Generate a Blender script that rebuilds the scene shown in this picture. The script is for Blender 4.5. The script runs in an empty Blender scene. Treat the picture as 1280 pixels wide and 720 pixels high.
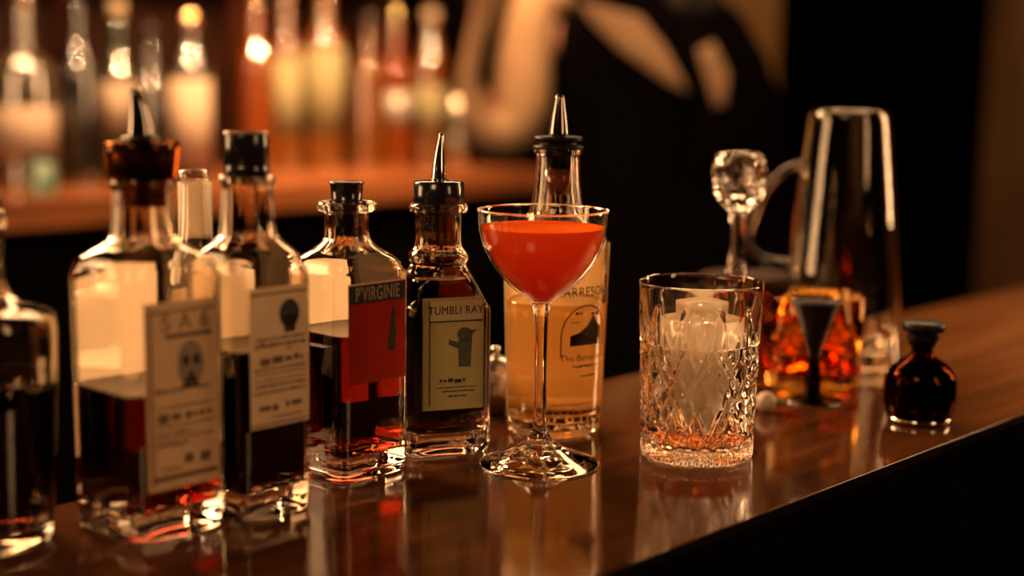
import bpy, bmesh, math, random
from mathutils import Vector, Matrix
random.seed(7)
PI = math.pi
COL = bpy.context.scene.collection
F = 1778.0
CAMZ, BAR = 1.29, 1.05
PITCH, ROLL = math.radians(8.32), math.radians(0.7)
CAMROT = Matrix.Rotation(PI/2-PITCH, 3, 'X') @ Matrix.Rotation(ROLL, 3, 'Z')
FWD = CAMROT @ Vector((0, 0, -1))

# ---------------------------------------------------------------- measuring helpers
def ray(px, py):
    return CAMROT @ Vector((px-640, 360-py, -F))
def on(px, py, z=BAR):
    d = ray(px, py); t = (z-CAMZ)/d.z
    return Vector((d.x*t, d.y*t, z))
def atY(px, py, Y):
    d = ray(px, py); t = Y/d.y
    return Vector((d.x*t, Y, CAMZ+d.z*t))
def pxm(c):
    """metres per photo pixel at a place"""
    return (Vector(c)-Vector((0, 0, CAMZ))).dot(FWD)/F
def zrow(c, py):
    """height above c of photo row py, on the upright axis through c"""
    lo, hi = -0.5, 1.5
    inv = CAMROT.transposed()
    for _ in range(40):
        m = (lo+hi)/2
        v = inv @ (Vector((c[0], c[1], c[2]+m))-Vector((0, 0, CAMZ)))
        y = 360 - v.y/(-v.z)*F
        if y > py: lo = m
        else: hi = m
    return (lo+hi)/2

# ---------------------------------------------------------------- materials
MATS = {}
def newmat(name):
    m = bpy.data.materials.new(name); m.use_nodes = True
    nt = m.node_tree; nt.nodes.clear()
    out = nt.nodes.new('ShaderNodeOutputMaterial')
    MATS[name] = m
    return m, nt, out
def principled(name, col, rough=.5, metal=0., noise=None, bump=0., coat=0., spec=.5, trans=0., ior=1.45, aniso_scale=None, coat_rough=.05):
    m, nt, out = newmat(name)
    b = nt.nodes.new('ShaderNodeBsdfPrincipled')
    b.inputs['Base Color'].default_value = (*col, 1)
    b.inputs['Roughness'].default_value = rough
    b.inputs['Metallic'].default_value = metal
    b.inputs['Coat Weight'].default_value = coat
    b.inputs['Coat Roughness'].default_value = coat_rough
    b.inputs['Specular IOR Level'].default_value = spec
    b.inputs['Transmission Weight'].default_value = trans
    b.inputs['IOR'].default_value = ior
    nt.links.new(b.outputs[0], out.inputs['Surface'])
    if noise or bump:
        tc = nt.nodes.new('ShaderNodeTexCoord'); mp = nt.nodes.new('ShaderNodeMapping')
        nt.links.new(tc.outputs['Object'], mp.inputs[0])
        if aniso_scale: mp.inputs['Scale'].default_value = aniso_scale
        nz = nt.nodes.new('ShaderNodeTexNoise'); nz.inputs['Scale'].default_value = (noise or (30, 0))[0]
        nz.inputs['Detail'].default_value = 6
        nt.links.new(mp.outputs[0], nz.inputs['Vector'])
        if noise:
            rp = nt.nodes.new('ShaderNodeMapRange')
            rp.inputs['From Min'].default_value = .3; rp.inputs['From Max'].default_value = .7
            rp.inputs['To Min'].default_value = 1-noise[1]; rp.inputs['To Max'].default_value = 1+noise[1]
            mx = nt.nodes.new('ShaderNodeVectorMath'); mx.operation = 'SCALE'
            mx.inputs[0].default_value = col
            nt.links.new(nz.outputs['Fac'], rp.inputs['Value'])
            nt.links.new(rp.outputs[0], mx.inputs['Scale'])
            nt.links.new(mx.outputs[0], b.inputs['Base Color'])
        if bump:
            bp = nt.nodes.new('ShaderNodeBump'); bp.inputs['Strength'].default_value = bump; bp.inputs['Distance'].default_value = .001
            nt.links.new(nz.outputs['Fac'], bp.inputs['Height']); nt.links.new(bp.outputs[0], b.inputs['Normal'])
    return m
def glass(name, col=(1, 1, 1), rough=0.0, ior=1.5, wob=0.0, wscale=60):
    m, nt, out = newmat(name)
    g = nt.nodes.new('ShaderNodeBsdfGlass')
    g.inputs['Color'].default_value = (*col, 1); g.inputs['Roughness'].default_value = rough; g.inputs['IOR'].default_value = ior
    nt.links.new(g.outputs[0], out.inputs['Surface'])
    if wob:
        tc = nt.nodes.new('ShaderNodeTexCoord')
        nz = nt.nodes.new('ShaderNodeTexNoise'); nz.inputs['Scale'].default_value = wscale; nz.inputs['Detail'].default_value = 2
        bp = nt.nodes.new('ShaderNodeBump'); bp.inputs['Strength'].default_value = wob; bp.inputs['Distance'].default_value = .002
        nt.links.new(tc.outputs['Object'], nz.inputs['Vector'])
        nt.links.new(nz.outputs['Fac'], bp.inputs['Height']); nt.links.new(bp.outputs[0], g.inputs['Normal'])
    return m
def liquid_mat(name, col, dens, ior=1.34):
    m, nt, out = newmat(name)
    g = nt.nodes.new('ShaderNodeBsdfRefraction'); g.inputs['IOR'].default_value = ior; g.inputs['Roughness'].default_value = 0
    g = nt.nodes.new('ShaderNodeBsdfGlass'); g.inputs['IOR'].default_value = ior; g.inputs['Roughness'].default_value = 0
    nt.links.new(g.outputs[0], out.inputs['Surface'])
    v = nt.nodes.new('ShaderNodeVolumeAbsorption'); v.inputs['Color'].default_value = (*col, 1); v.inputs['Density'].default_value = dens
    nt.links.new(v.outputs[0], out.inputs['Volume'])
    return m
def thin_glass(name, tint=(1, 1, 1), ior=1.5, boost=1.0):
    """clear thin wall: straight-through light plus fresnel reflection"""
    m, nt, out = newmat(name)
    fr = nt.nodes.new('ShaderNodeFresnel')
    ge = nt.nodes.new('ShaderNodeNewGeometry'); mr = nt.nodes.new('ShaderNodeMapRange')
    mr.inputs['To Min'].default_value = ior; mr.inputs['To Max'].default_value = 1/ior
    nt.links.new(ge.outputs['Backfacing'], mr.inputs[0]); nt.links.new(mr.outputs[0], fr.inputs['IOR'])
    mu = nt.nodes.new('ShaderNodeMath'); mu.operation = 'MULTIPLY'; mu.inputs[1].default_value = boost; mu.use_clamp = True
    t = nt.nodes.new('ShaderNodeBsdfTransparent'); t.inputs[0].default_value = (*tint, 1)
    g = nt.nodes.new('ShaderNodeBsdfGlossy'); g.inputs['Roughness'].default_value = .02
    mx = nt.nodes.new('ShaderNodeMixShader')
    nt.links.new(fr.outputs[0], mu.inputs[0]); nt.links.new(mu.outputs[0], mx.inputs[0])
    nt.links.new(t.outputs[0], mx.inputs[1]); nt.links.new(g.outputs[0], mx.inputs[2]); nt.links.new(mx.outputs[0], out.inputs['Surface'])
    return m
def glowy(name, col, trl=.6, gloss=.12, grough=.2, noise=None):
    """lets light seep through: paper, cloudy drink, tinted back bar glass"""
    m, nt, out = newmat(name)
    d = nt.nodes.new('ShaderNodeBsdfDiffuse'); t = nt.nodes.new('ShaderNodeBsdfTranslucent')
    g = nt.nodes.new('ShaderNodeBsdfGlossy'); g.inputs['Roughness'].default_value = grough
    for n in (d, t): n.inputs[0].default_value = (*col, 1)
    a = nt.nodes.new('ShaderNodeMixShader'); a.inputs[0].default_value = trl
    nt.links.new(d.outputs[0], a.inputs[1]); nt.links.new(t.outputs[0], a.inputs[2])
    b = nt.nodes.new('ShaderNodeMixShader'); b.inputs[0].default_value = gloss
    nt.links.new(a.outputs[0], b.inputs[1]); nt.links.new(g.outputs[0], b.inputs[2]); nt.links.new(b.outputs[0], out.inputs['Surface'])
    if noise:
        tc = nt.nodes.new('ShaderNodeTexCoord'); nz = nt.nodes.new('ShaderNodeTexNoise'); nz.inputs['Scale'].default_value = noise[0]
        rp = nt.nodes.new('ShaderNodeMapRange'); rp.inputs['To Min'].default_value = 1-noise[1]; rp.inputs['To Max'].default_value = 1+noise[1]*.3
        mv = nt.nodes.new('ShaderNodeVectorMath'); mv.operation = 'SCALE'; mv.inputs[0].default_value = col
        nt.links.new(tc.outputs['Object'], nz.inputs['Vector']); nt.links.new(nz.outputs['Fac'], rp.inputs[0])
        nt.links.new(rp.outputs[0], mv.inputs['Scale'])
        for n in (d, t): nt.links.new(mv.outputs[0], n.inputs[0])
    return m

M_glass = glass('clear_glass', (1, .965, .91), 0, 1.48, .25, 35)
M_crystal = glass('crystal_glass', (1, .98, .95), 0, 1.52)
M_thin = thin_glass('thin_bowl_glass', (1, .99, .97), 1.5, 1.6)
M_cola = liquid_mat('dark_cola_liqueur', (.74, .35, .12), 190)
M_black = liquid_mat('near_black_liqueur', (.35, .10, .03), 260)
M_ruby = liquid_mat('ruby_aperitif', (.78, .36, .13), 130)
M_brown = liquid_mat('dark_brown_bitters', (.55, .20, .05), 170)
M_pale = liquid_mat('pale_amber_spirit', (.99, .80, .42), 26)
M_whisky = liquid_mat('orange_spirit', (.98, .60, .12), 75)
M_rubber = principled('black_rubber', (.010, .007, .006), .4, spec=.2)
M_amberplastic = principled('dark_amber_plastic', (.16, .05, .015), .18, coat=.6)
M_steel = principled('polished_steel', (.75, .70, .64), .09, 1.)
M_dsteel = principled('dark_steel', (.30, .27, .25), .12, 1.)
M_blackcap = principled('black_gloss_cap', (.012, .010, .010), .2, coat=.5)
M_paper = principled('buff_label_paper', (.70, .46, .26), .85, noise=(90, .06), spec=.15)
M_paper2 = principled('cream_label_paper', (.76, .54, .33), .85, noise=(90, .06), spec=.15)
M_green = principled('olive_label_paper', (.44, .37, .15), .8, noise=(60, .08), spec=.15)
M_red = principled('red_label_paper', (.36, .022, .006), .8, noise=(40, .1), spec=.1)
M_ink = principled('brown_ink', (.16, .095, .055), .8)
M_dink = principled('black_ink', (.035, .025, .02), .8)
M_back = glowy('backlit_cream_label', (.96, .90, .80), .75, .0, .3, (25, .12))
M_backprint = glowy('thin_cream_back_label', (.96, .80, .54), .75, .0, .3)
M_drink = glowy('cloudy_orange_red_cocktail', (1., .19, .022), .45, .0, .25)
M_ice = glowy('cloudy_ice', (1., .84, .60), .4, .08, .2, (60, .25))
def _ice():
    nt = M_ice.node_tree; out = next(n for n in nt.nodes if n.type == 'OUTPUT_MATERIAL')
    old = out.inputs['Surface'].links[0].from_socket
    g = nt.nodes.new('ShaderNodeBsdfGlass'); g.inputs['IOR'].default_value = 1.31; g.inputs['Roughness'].default_value = .08
    tc = nt.nodes.new('ShaderNodeTexCoord'); vz = nt.nodes.new('ShaderNodeTexVoronoi'); vz.inputs['Scale'].default_value = 110
    bp = nt.nodes.new('ShaderNodeBump'); bp.inputs['Strength'].default_value = .9; bp.inputs['Distance'].default_value = .003
    nt.links.new(tc.outputs['Object'], vz.inputs['Vector']); nt.links.new(vz.outputs['Distance'], bp.inputs['Height']); nt.links.new(bp.outputs[0], g.inputs['Normal'])
    mx = nt.nodes.new('ShaderNodeMixShader'); mx.inputs[0].default_value = .38
    nt.links.new(old, mx.inputs[1]); nt.links.new(g.outputs[0], mx.inputs[2]); nt.links.new(mx.outputs[0], out.inputs['Surface'])
_ice()

# ---------------------------------------------------------------- object helpers
def setp(o, label=None, cat=None, group=None, kind=None):
    if label: o['label'] = label
    if cat: o['category'] = cat
    if group: o['group'] = group
    if kind: o['kind'] = kind
    return o
def root(name, loc, rz, label, cat, group=None):
    o = bpy.data.objects.new(name, None); COL.objects.link(o)
    o.location = loc; o.rotation_euler = (0, 0, rz); o.empty_display_size = .02
    return setp(o, label, cat, group)
def link(name, me, mat, parent=None, smooth=True):
    if mat is not None and not me.materials: me.materials.append(mat)
    if smooth:
        for p in me.polygons: p.use_smooth = True
    o = bpy.data.objects.new(name, me); COL.objects.link(o); o.parent = parent
    return o
def frombm(name, bm, mat, parent=None, smooth=True):
    bmesh.ops.recalc_face_normals(bm, faces=bm.faces)
    me = bpy.data.meshes.new(name); bm.to_mesh(me); bm.free()
    return link(name, me, mat, parent, smooth)
def catmull(pts, sub=4):
    """smooth a list of tuples; a repeated point makes a corner"""
    out = []
    n = len(pts)
    for i in range(n-1):
        p1, p2 = pts[i], pts[i+1]
        if max(abs(a-b) for a, b in zip(p1, p2)) < 1e-9: continue
        p0 = pts[i-1] if i > 0 else p1
        p3 = pts[i+2] if i+2 < n else p2
        for k in range(sub):
            t = k/sub
            out.append(tuple(.5*((2*b)+(-a+c)*t+(2*a-5*b+4*c-d)*t*t+(-a+3*b-3*c+d)*t**3) for a, b, c, d in zip(p0, p1, p2, p3)))
    out.append(pts[-1])
    return out
def ringv(bm, z, hx, hy, p, n):
    vs = []
    for i in range(n):
        a = 2*PI*i/n; c, s = math.cos(a), math.sin(a)
        r = 1/((abs(c)**p+abs(s)**p)**(1/p))
        vs.append(bm.verts.new((c*r*hx, s*r*hy, z)))
    return vs
def loft(bm, rings, close0=True, close1=True):
    for a, b in zip(rings, rings[1:]):
        n = len(a)
        for i in range(n):
            bm.faces.new((a[i], a[(i+1) % n], b[(i+1) % n], b[i]))
    if close0: bm.faces.new(list(reversed(rings[0])))
    if close1: bm.faces.new(rings[-1])
def sq_solid(name, prof, mat, parent, n=96, cap=True, smooth=True, rib=None):
    """prof: (z, hx, hy, p) rings, ends closed"""
    bm = bmesh.new()
    rg = [ringv(bm, *r, n) for r in prof]
    for k, (r, vs) in enumerate(zip(prof, rg)):
        if rib and k >= rib and r[1] < .0175 and r[0] > .05:
            for i, v in enumerate(vs):
                a = 2*PI*i/n; f = 1+.030*math.sin(7*a+r[0]*20)+.016*math.sin(13*a+1.3)
                v.co.x *= f; v.co.y *= f
    loft(bm, rg, cap, cap)
    return frombm(name, bm, mat, parent, smooth)
def lathe(name, prof, mat, parent, n=64, smooth=True, closed=True):
    """prof (z, r): r=0 at an end makes a pole"""
    bm = bmesh.new(); rings = []
    for z, r in prof:
        if r <= 1e-6: rings.append([bm.verts.new((0, 0, z))])
        else: rings.append([bm.verts.new((r*math.cos(2*PI*i/n), r*math.sin(2*PI*i/n), z)) for i in range(n)])
    for a, b in zip(rings, rings[1:]):
        for i in range(n):
            j = (i+1) % n
            if len(a) == 1 and len(b) == 1: continue
            if len(a) == 1: bm.faces.new((a[0], b[j], b[i]))
            elif len(b) == 1: bm.faces.new((a[i], a[j], b[0]))
            else: bm.faces.new((a[i], a[j], b[j], b[i]))
    if closed:
        if len(rings[0]) > 1: bm.faces.new(list(reversed(rings[0])))
        if len(rings[-1]) > 1: bm.faces.new(rings[-1])
    return frombm(name, bm, mat, parent, smooth)
def box(name, lo, hi, mat, parent=None, bev=0.):
    bm = bmesh.new()
    bmesh.ops.create_cube(bm, size=1)
    for v in bm.verts:
        for i in range(3): v.co[i] = lo[i] if v.co[i] < 0 else hi[i]
    if bev: bmesh.ops.bevel(bm, geom=bm.edges[:], offset=bev, segments=3, affect='EDGES', profile=.7)
    return frombm(name, bm, mat, parent, False)
def tube(name, pts, radii, mat, parent, n=16, flat=1.0):
    """tube through pts; flat squashes it along its second normal"""
    bm = bmesh.new(); rings = []
    pts = [Vector(p) for p in pts]
    up = Vector((0, 1, 0))
    for i, p in enumerate(pts):
        t = (pts[min(i+1, len(pts)-1)]-pts[max(i-1, 0)]).normalized()
        a = t.cross(up); a = a.normalized() if a.length > 1e-4 else Vector((1, 0, 0))
        b = a.cross(t).normalized()
        rings.append([bm.verts.new(p+a*math.cos(2*PI*k/n)*radii[i]+b*math.sin(2*PI*k/n)*radii[i]*flat) for k in range(n)])
    loft(bm, rings)
    return frombm(name, bm, mat, parent)
def decal(name, polys, y, mat, parent, th=.00015):
    """flat printed shapes in the x-z plane facing -y"""
    bm = bmesh.new()
    for poly in polys:
        f = [bm.verts.new((x, y-th, z)) for x, z in poly]
        b = [bm.verts.new((x, y, z)) for x, z in poly]
        bm.faces.new(f); bm.faces.new(list(reversed(b)))
        for i in range(len(poly)):
            j = (i+1) % len(poly); bm.faces.new((f[i], b[i], b[j], f[j]))
    return frombm(name, bm, mat, parent, False)
def bar_(x0, x1, z0, z1): return [(x0, z0), (x1, z0), (x1, z1), (x0, z1)]
def ell(cx, cz, rx, rz, n=20, a0=0, a1=2*PI):
    return [(cx+rx*math.cos(a0+(a1-a0)*i/n), cz+rz*math.sin(a0+(a1-a0)*i/n)) for i in range(n)]
def arc_band(cx, cz, r0, r1, a0, a1, n=14, sz=1.):
    return [(cx+r1*math.cos(a0+(a1-a0)*i/n), cz+sz*r1*math.sin(a0+(a1-a0)*i/n)) for i in range(n+1)] + \
           [(cx+r0*math.cos(a1+(a0-a1)*i/n), cz+sz*r0*math.sin(a1+(a0-a1)*i/n)) for i in range(n+1)]
def text(s, x, z, y, size, mat, parent, name='lettering', sx=1., bend=None):
    cu = bpy.data.curves.new(name, 'FONT'); cu.body = s; cu.size = size; cu.space_character = 1.08; cu.align_x = 'CENTER'; cu.align_y = 'CENTER'
    cu.extrude = .00008; cu.offset = 0; cu.materials.append(mat)
    o = bpy.data.objects.new(name, cu); COL.objects.link(o); o.parent = parent
    o.location = (x, y, z); o.rotation_euler = (PI/2, 0, 0); o.scale = (sx, 1, 1)
    bpy.context.view_layer.update()
    me = bpy.data.meshes.new_from_object(o.evaluated_get(bpy.context.evaluated_depsgraph_get()))
    me.transform(Matrix.LocRotScale(o.location, o.rotation_euler, o.scale))
    bpy.data.objects.remove(o)
    o = bpy.data.objects.new(name, me); COL.objects.link(o); o.parent = parent
    return o
def scribble(x0, x1, z, h, rnd=random, lo=.4):
    """an unreadable printed line: a run of short dashes"""
    out = []; x = x0
    while x < x1:
        w = (.3+rnd.random())*h*1.3; w = min(w, x1-x)
        out.append(bar_(x, x+w, z-h/2*(lo+(1-lo)*rnd.random()), z+h/2*(lo+(1-lo)*rnd.random()))); x += w+h*.35
    return out

# ---------------------------------------------------------------- bar frame
A, B = on(80, 630), on(1280, 357)
U = (B-A).normalized(); BARANG = math.atan2(U.y, U.x)
NR = Vector((U.y, -U.x, 0))                       # towards the guests' side
NE0, NE1 = on(775, 720), on(1280, 510)
WID = ((NE0-A).dot(NR)+(NE1-A).dot(NR))/2
print('BAR dir', math.degrees(BARANG), 'width', WID, 'nearslope', math.degrees(math.atan2((NE1-NE0).y, (NE1-NE0).x)))

def wood(name, c1, c2, rough, coat, cr=.06):
    m, nt, out = newmat(name)
    b = nt.nodes.new('ShaderNodeBsdfPrincipled')
    tc = nt.nodes.new('ShaderNodeTexCoord'); mp = nt.nodes.new('ShaderNodeMapping'); mp.inputs['Scale'].default_value = (1.2, 16, 16)
    nz = nt.nodes.new('ShaderNodeTexNoise'); nz.inputs['Scale'].default_value = 4; nz.inputs['Detail'].default_value = 8; nz.inputs['Distortion'].default_value = .6
    cr_ = nt.nodes.new('ShaderNodeValToRGB')
    cr_.color_ramp.elements[0].position = .35; cr_.color_ramp.elements[0].color = (*c1, 1)
    cr_.color_ramp.elements[1].position = .68; cr_.color_ramp.elements[1].color = (*c2, 1)
    nt.links.new(tc.outputs['Object'], mp.inputs[0]); nt.links.new(mp.outputs[0], nz.inputs[0]); nt.links.new(nz.outputs['Fac'], cr_.inputs[0])
    nt.links.new(cr_.outputs[0], b.inputs['Base Color'])
    b.inputs['Roughness'].default_value = rough; b.inputs['Coat Weight'].default_value = coat; b.inputs['Coat Roughness'].default_value = cr
    b.inputs['Specular IOR Level'].default_value = .0
    n2 = nt.nodes.new('ShaderNodeTexNoise'); n2.inputs['Scale'].default_value = 22; n2.inputs['Detail'].default_value = 3
    bp = nt.nodes.new('ShaderNodeBump'); bp.inputs['Strength'].default_value = .05; bp.inputs['Distance'].default_value = .002
    nt.links.new(tc.outputs['Object'], n2.inputs[0]); nt.links.new(n2.outputs['Fac'], bp.inputs['Height']); nt.links.new(bp.outputs[0], b.inputs['Coat Normal'])
    nt.links.new(b.outputs[0], out.inputs['Surface'])
    return m
M_bar = wood('lacquered_brown_wood', (.055, .017, .0045), (.100, .034, .009), .34, 1., .10)
M_barfront = principled('shaded_black_wood', (.003, .002, .0015), .9, noise=(12, .2), spec=0.)  # black holds the shade of the unlit bar front
M_backwood = wood('red_brown_wood', (.16, .05, .018), (.34, .12, .04), .3, .6)

bar = root('bar_counter', A+Vector((0, 0, -BAR)), BARANG, 'long glossy dark wood bar top that the bottles and cocktail stand on', 'bar counter')
box('bar_top', (-1.6, -WID, BAR-.035), (2.3, 0, BAR), M_bar, bar, .0002)
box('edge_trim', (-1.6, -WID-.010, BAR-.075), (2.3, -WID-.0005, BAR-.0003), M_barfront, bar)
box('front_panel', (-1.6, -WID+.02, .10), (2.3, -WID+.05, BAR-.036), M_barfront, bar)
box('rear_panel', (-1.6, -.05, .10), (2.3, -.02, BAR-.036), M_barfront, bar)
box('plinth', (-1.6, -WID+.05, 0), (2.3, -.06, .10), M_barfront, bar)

# ---------------------------------------------------------------- bottles on the bar
def pourer(parent, zc, r, spout_h, style='black', lean=(0., 0.), tip=.0022, rb=.0042):
    """stopper collar with a slanted metal spout above zc"""
    pass

def spout(parent, z0, h, r0, r1, bend, mat=None, rot=0.):
    mat = mat or M_dsteel
    pts, rad = [], []
    for i in range(15):
        t = i/14
        pts.append((bend*math.cos(rot)*t**2.2, bend*math.sin(rot)*t**2.2, z0+h*t)); rad.append(r0+(r1-r0)*t**1.3)
    o = tube('spout', pts, rad, mat, parent, 20)
    # dark hollow, slant-cut tip
    tube('spout_opening', [(pts[-1][0], pts[-1][1], z0+h-.0002), (pts[-1][0]+.0002, pts[-1][1], z0+h+.0003)], [r1*.72, r1*.7], M_rubber, o, 14)
    return o

def glass_bottle(parent, prof, wall, base_t, mat, neck_bore, sub=5):
    """prof (z,h,p) outer, from bottom rim up to lip; returns inner profile"""
    pr = catmull(prof, sub)
    H = pr[-1][0]
    outer = []
    for z, h, p in pr: outer.append((z, h, h, max(2, p)))
    inner = []
    for z, h, p in pr:
        if z < base_t+.004: continue
        if z > H-.0015: continue
        w = min(wall, max(h-.004, .0005))
        inner.append((z, h-w, h-w, max(2, p)))
    z0, hx, hy, p0 = inner[0]
    bottom = [(base_t+.0020, .25*hx, .25*hy, 2.), (base_t+.0012, .6*hx, .6*hy, 2.8), (base_t+.0004, .82*hx, .82*hy, p0*.8), (base_t+.0012, .95*hx, .95*hy, p0), (z0-.0006, hx, hy, p0)]
    inner = bottom+inner[1:]
    top = [(H, outer[-1][1]*.97, outer[-1][1]*.97, 2), (H-.0004, inner[-1][1]*1.02, inner[-1][1]*1.02, 2)]
    h0 = outer[0][1]
    pbase = outer[0][3]
    punt = [(.0042, .2*h0, .2*h0, 2.), (.0038, .5*h0, .5*h0, 2.5), (.0015, .80*h0, .80*h0, pbase*.8), (0., .90*h0, .90*h0, pbase)]
    rings = punt+outer+top+list(reversed(inner))
    sq_solid('glass_body', rings, mat, parent, rib=len(punt)+len(outer)+len(top))
    return inner
def fill(parent, inner, level, mat, grow=.00012):
    rings = [(z-(grow if i == 0 else 0), hx+grow, hy+grow, p) for i, (z, hx, hy, p) in enumerate(inner) if z < level]
    z, hx, hy, p = rings[-1]
    rings += [(level-.0006, hx, hy, p), (level-.0006, hx*.985, hy*.985, p), (level-.001, hx*.9, hy*.9, p)]
    return sq_solid('liquid', rings, mat, parent)
def px_prof(c, rows):
    s = pxm(c)
    return [(max(0., zrow(c, y)), h*s, p) for y, h, p in rows]
def base_rows(c, h, p, prof):
    s = pxm(c); H = h*s
    return [(0, H*.93, p), (.0006, H*.97, p), (.0025, H*.995, p), (.006, H, p)]+prof
def front_label(parent, hs, w, z0, z1, mat, xoff=0., bulge=.0006):
    """paper label on the -y face; slightly bowed"""
    bm = bmesh.new(); N = 12; y = -hs-.0003
    cols = []
    for i in range(N+1):
        t = -1+2*i/N; x = xoff+t*w/2; yy = y+bulge*t**4*1.0
        cols.append([bm.verts.new((x, yy-d, z)) for d in (0, .00022) for z in (z0, z1)])
    for a, b in zip(cols, cols[1:]):
        for q in ((0, 1), (1, 3), (3, 2), (2, 0)):
            bm.faces.new((a[q[0]], a[q[1]], b[q[1]], b[q[0]]))
    bm.faces.new((cols[0][0], cols[0][1], cols[0][3], cols[0][2])); bm.faces.new((cols[-1][0], cols[-1][1], cols[-1][3], cols[-1][2]))
    return frombm('label', bm, mat, parent, False)
def back_label(parent, hs, w, z0, z1, arch=.003, mat=None):
    poly = [(-w/2, z0), (w/2, z0), (w/2, z1)]+[(w/2-w*i/10, z1+arch*math.sin(PI*i/10)) for i in range(1, 10)]+[(-w/2, z1)]
    o = decal('back_label', [poly], 0, mat or M_back, parent, .0002)
    o.location = (0, hs+.0005, 0)
    return o

# --- bottle 1: big square bottle, skull label
c = on(189, 655); s = pxm(c); Z = lambda y: zrow(c, y)
b = root('liquor_bottle', c, BARANG, 'large square clear bottle half full of dark liqueur, buff portrait label, copper-collared pourer', 'bottle')
hs = 69*s
prof = base_rows(c, 69, 7, px_prof(c, [(610, 69, 11), (400, 69, 11), (350, 69, 11), (334, 68.5, 6.5), (324, 67, 5), (314, 58, 3.5), (304, 46, 2.5), (292, 39.5, 2), (270, 37, 2), (244, 36.5, 2), (233, 37, 2), (231, 40, 2), (226, 41, 2), (223, 40, 2)]))
inn = glass_bottle(b, prof, .0026, .014, M_glass, .012)
fill(b, inn, Z(476), M_cola)
z0, z1 = Z(594), Z(368)
zz = lambda f: z0+(z1-z0)*f
lb = front_label(b, hs, hs*1.50, z0, z1, M_paper, hs*.07)
yl = -hs-.00055
W = hs*.70
text('S A 6', .002, zz(.885), yl, .0125, M_ink, lb)
decal('printed_frame', [bar_(-W*.94, -W*.90, zz(.03), zz(.97)), bar_(-W*.9, W*.95, zz(.945), zz(.955)), bar_(-W*.9, W*.95, zz(.05), zz(.075)), bar_(-W*.5, W*.85, zz(.805), zz(.83))], yl, M_ink, lb)
hx = W*.22
decal('portrait', [ell(hx, zz(.66), .0080, .0125), ], yl, principled('portrait_grey_ink', (.28, .20, .13), .8), lb)
decal('portrait_detail', [ell(hx-.003, zz(.68), .0022, .003, 10), ell(hx+.0035, zz(.68), .0022, .003, 10), bar_(hx-.004, hx+.004, zz(.56), zz(.585)), bar_(hx-.0055, hx+.0045, zz(.53), zz(.555)), ell(hx, zz(.60), .0018, .0022, 8)], yl-.0002, M_dink, lb)
pl = []
for f, x0, x1, h in ((.53, -.8, -.05, .0035), (.53, .4, .8, .002), (.44, -.8, .85, .0012), (.385, -.75, -.1, .0055), (.385, .05, .85, .0040), (.34, -.75, .85, .0012), (.30, -.8, .2, .0016), (.27, -.8, .85, .0012), (.24, -.8, .1, .0026), (.15, .0, .25, .0065), (.15, .45, .75, .0065), (.11, -.7, -.1, .0012)):
    pl += scribble(x0*W, x1*W, zz(f), h)
decal('small_print', pl, yl, M_ink, lb)
for q_ in lb.children: q_.location.x += hs*.07
back_label(b, hs, hs*1.75, Z(470)-.045, Z(352))
zc = Z(226)
col = lathe('pourer_collar', [(zc-.013, .0118), (zc+.0003, .0125), (zc+.0003, .0170), (zc+.003, .0180), (zc+.0165, .0190), (zc+.0195, .0190), (zc+.0205, .0180), (zc+.0205, .0001)], glass('collar_amber_plastic', (.62, .30, .12), .03, 1.45), b)
lathe('collar_core', [(zc+.0010, 0), (zc+.0010, .0105), (zc+.0195, .0110), (zc+.0195, 0)], M_rubber, col)
lathe('collar_sleeve', [(zc-.0125, 0), (zc-.0125, .0085), (zc-.0005, .0092), (zc-.0005, 0)], M_amberplastic, col)
lathe('rubber_plug', [(zc+.0209, .0), (zc+.0209, .0105), (zc+.0225, .0100), (zc+.0235, .0065), (zc+.0235, 0)], M_rubber, col)
spout(col, zc+.0225, Z(112)-zc-.0225, .0068, .0030, .0030, M_dsteel, PI-BARANG)

# --- bottle 2: square, nearly black liquid, black cap
c = on(315, 634); s = pxm(c); Z = lambda y: zrow(c, y)
b = root('liquor_bottle', c, BARANG, 'square bottle of near-black liqueur with a tall black cap and a cream bulb-portrait label', 'bottle')
hs = 55*s
prof = base_rows(c, 55, 7, px_prof(c, [(600, 55, 11), (400, 55, 11), (345, 55, 11), (330, 54, 6), (320, 52, 5), (311, 47, 3.6), (302, 40, 2.6), (291, 35, 2), (270, 33, 2), (240, 32, 2), (228, 32.5, 2), (225, 34.5, 2), (221, 34.5, 2), (219, 33, 2)]))
inn = glass_bottle(b, prof, .0026, .015, M_glass, .012)
fill(b, inn, Z(427), M_black)
z0, z1 = Z(522), Z(352)
lb = front_label(b, hs, hs*1.58, z0, z1, M_paper2, hs*.06)
yl = -hs-.00055; W = hs*.76
decal('top_rule', [bar_(-W, W, zz(.95), zz(.962))], yl, M_ink, lb)
pl = [bar_(-W, W, zz(.02), zz(.03))]
decal('portrait', [ell(W*.35, zz(.80), .0068, .0080), [(W*.35-.0052, zz(.79)), (W*.35+.0052, zz(.79)), (W*.35+.0036, zz(.665)), (W*.35-.0030, zz(.665))]], yl, M_dink, lb)
for f, x0, x1, h in ((.635, -.8, .9, .0016), (.59, -.85, .9, .0028), (.55, .2, .4, .001), (.48, -.7, .8, .0048), (.42, -.9, .9, .0014), (.385, -.9, .9, .0008), (.34, -.9, .9, .0008), (.30, -.9, .9, .0015), (.255, -.95, .95, .0014), (.14, -.75, -.1, .0045), (.15, .2, .75, .0045), (.07, -.3, .8, .001)):
    pl += scribble(x0*W, x1*W, zz(f), h)
decal('small_print', pl, yl-.0001, M_ink, lb)
for q_ in lb.children: q_.location.x += hs*.06
back_label(b, hs, hs*1.75, Z(470)-.03, Z(346))
zc = Z(221)
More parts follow.
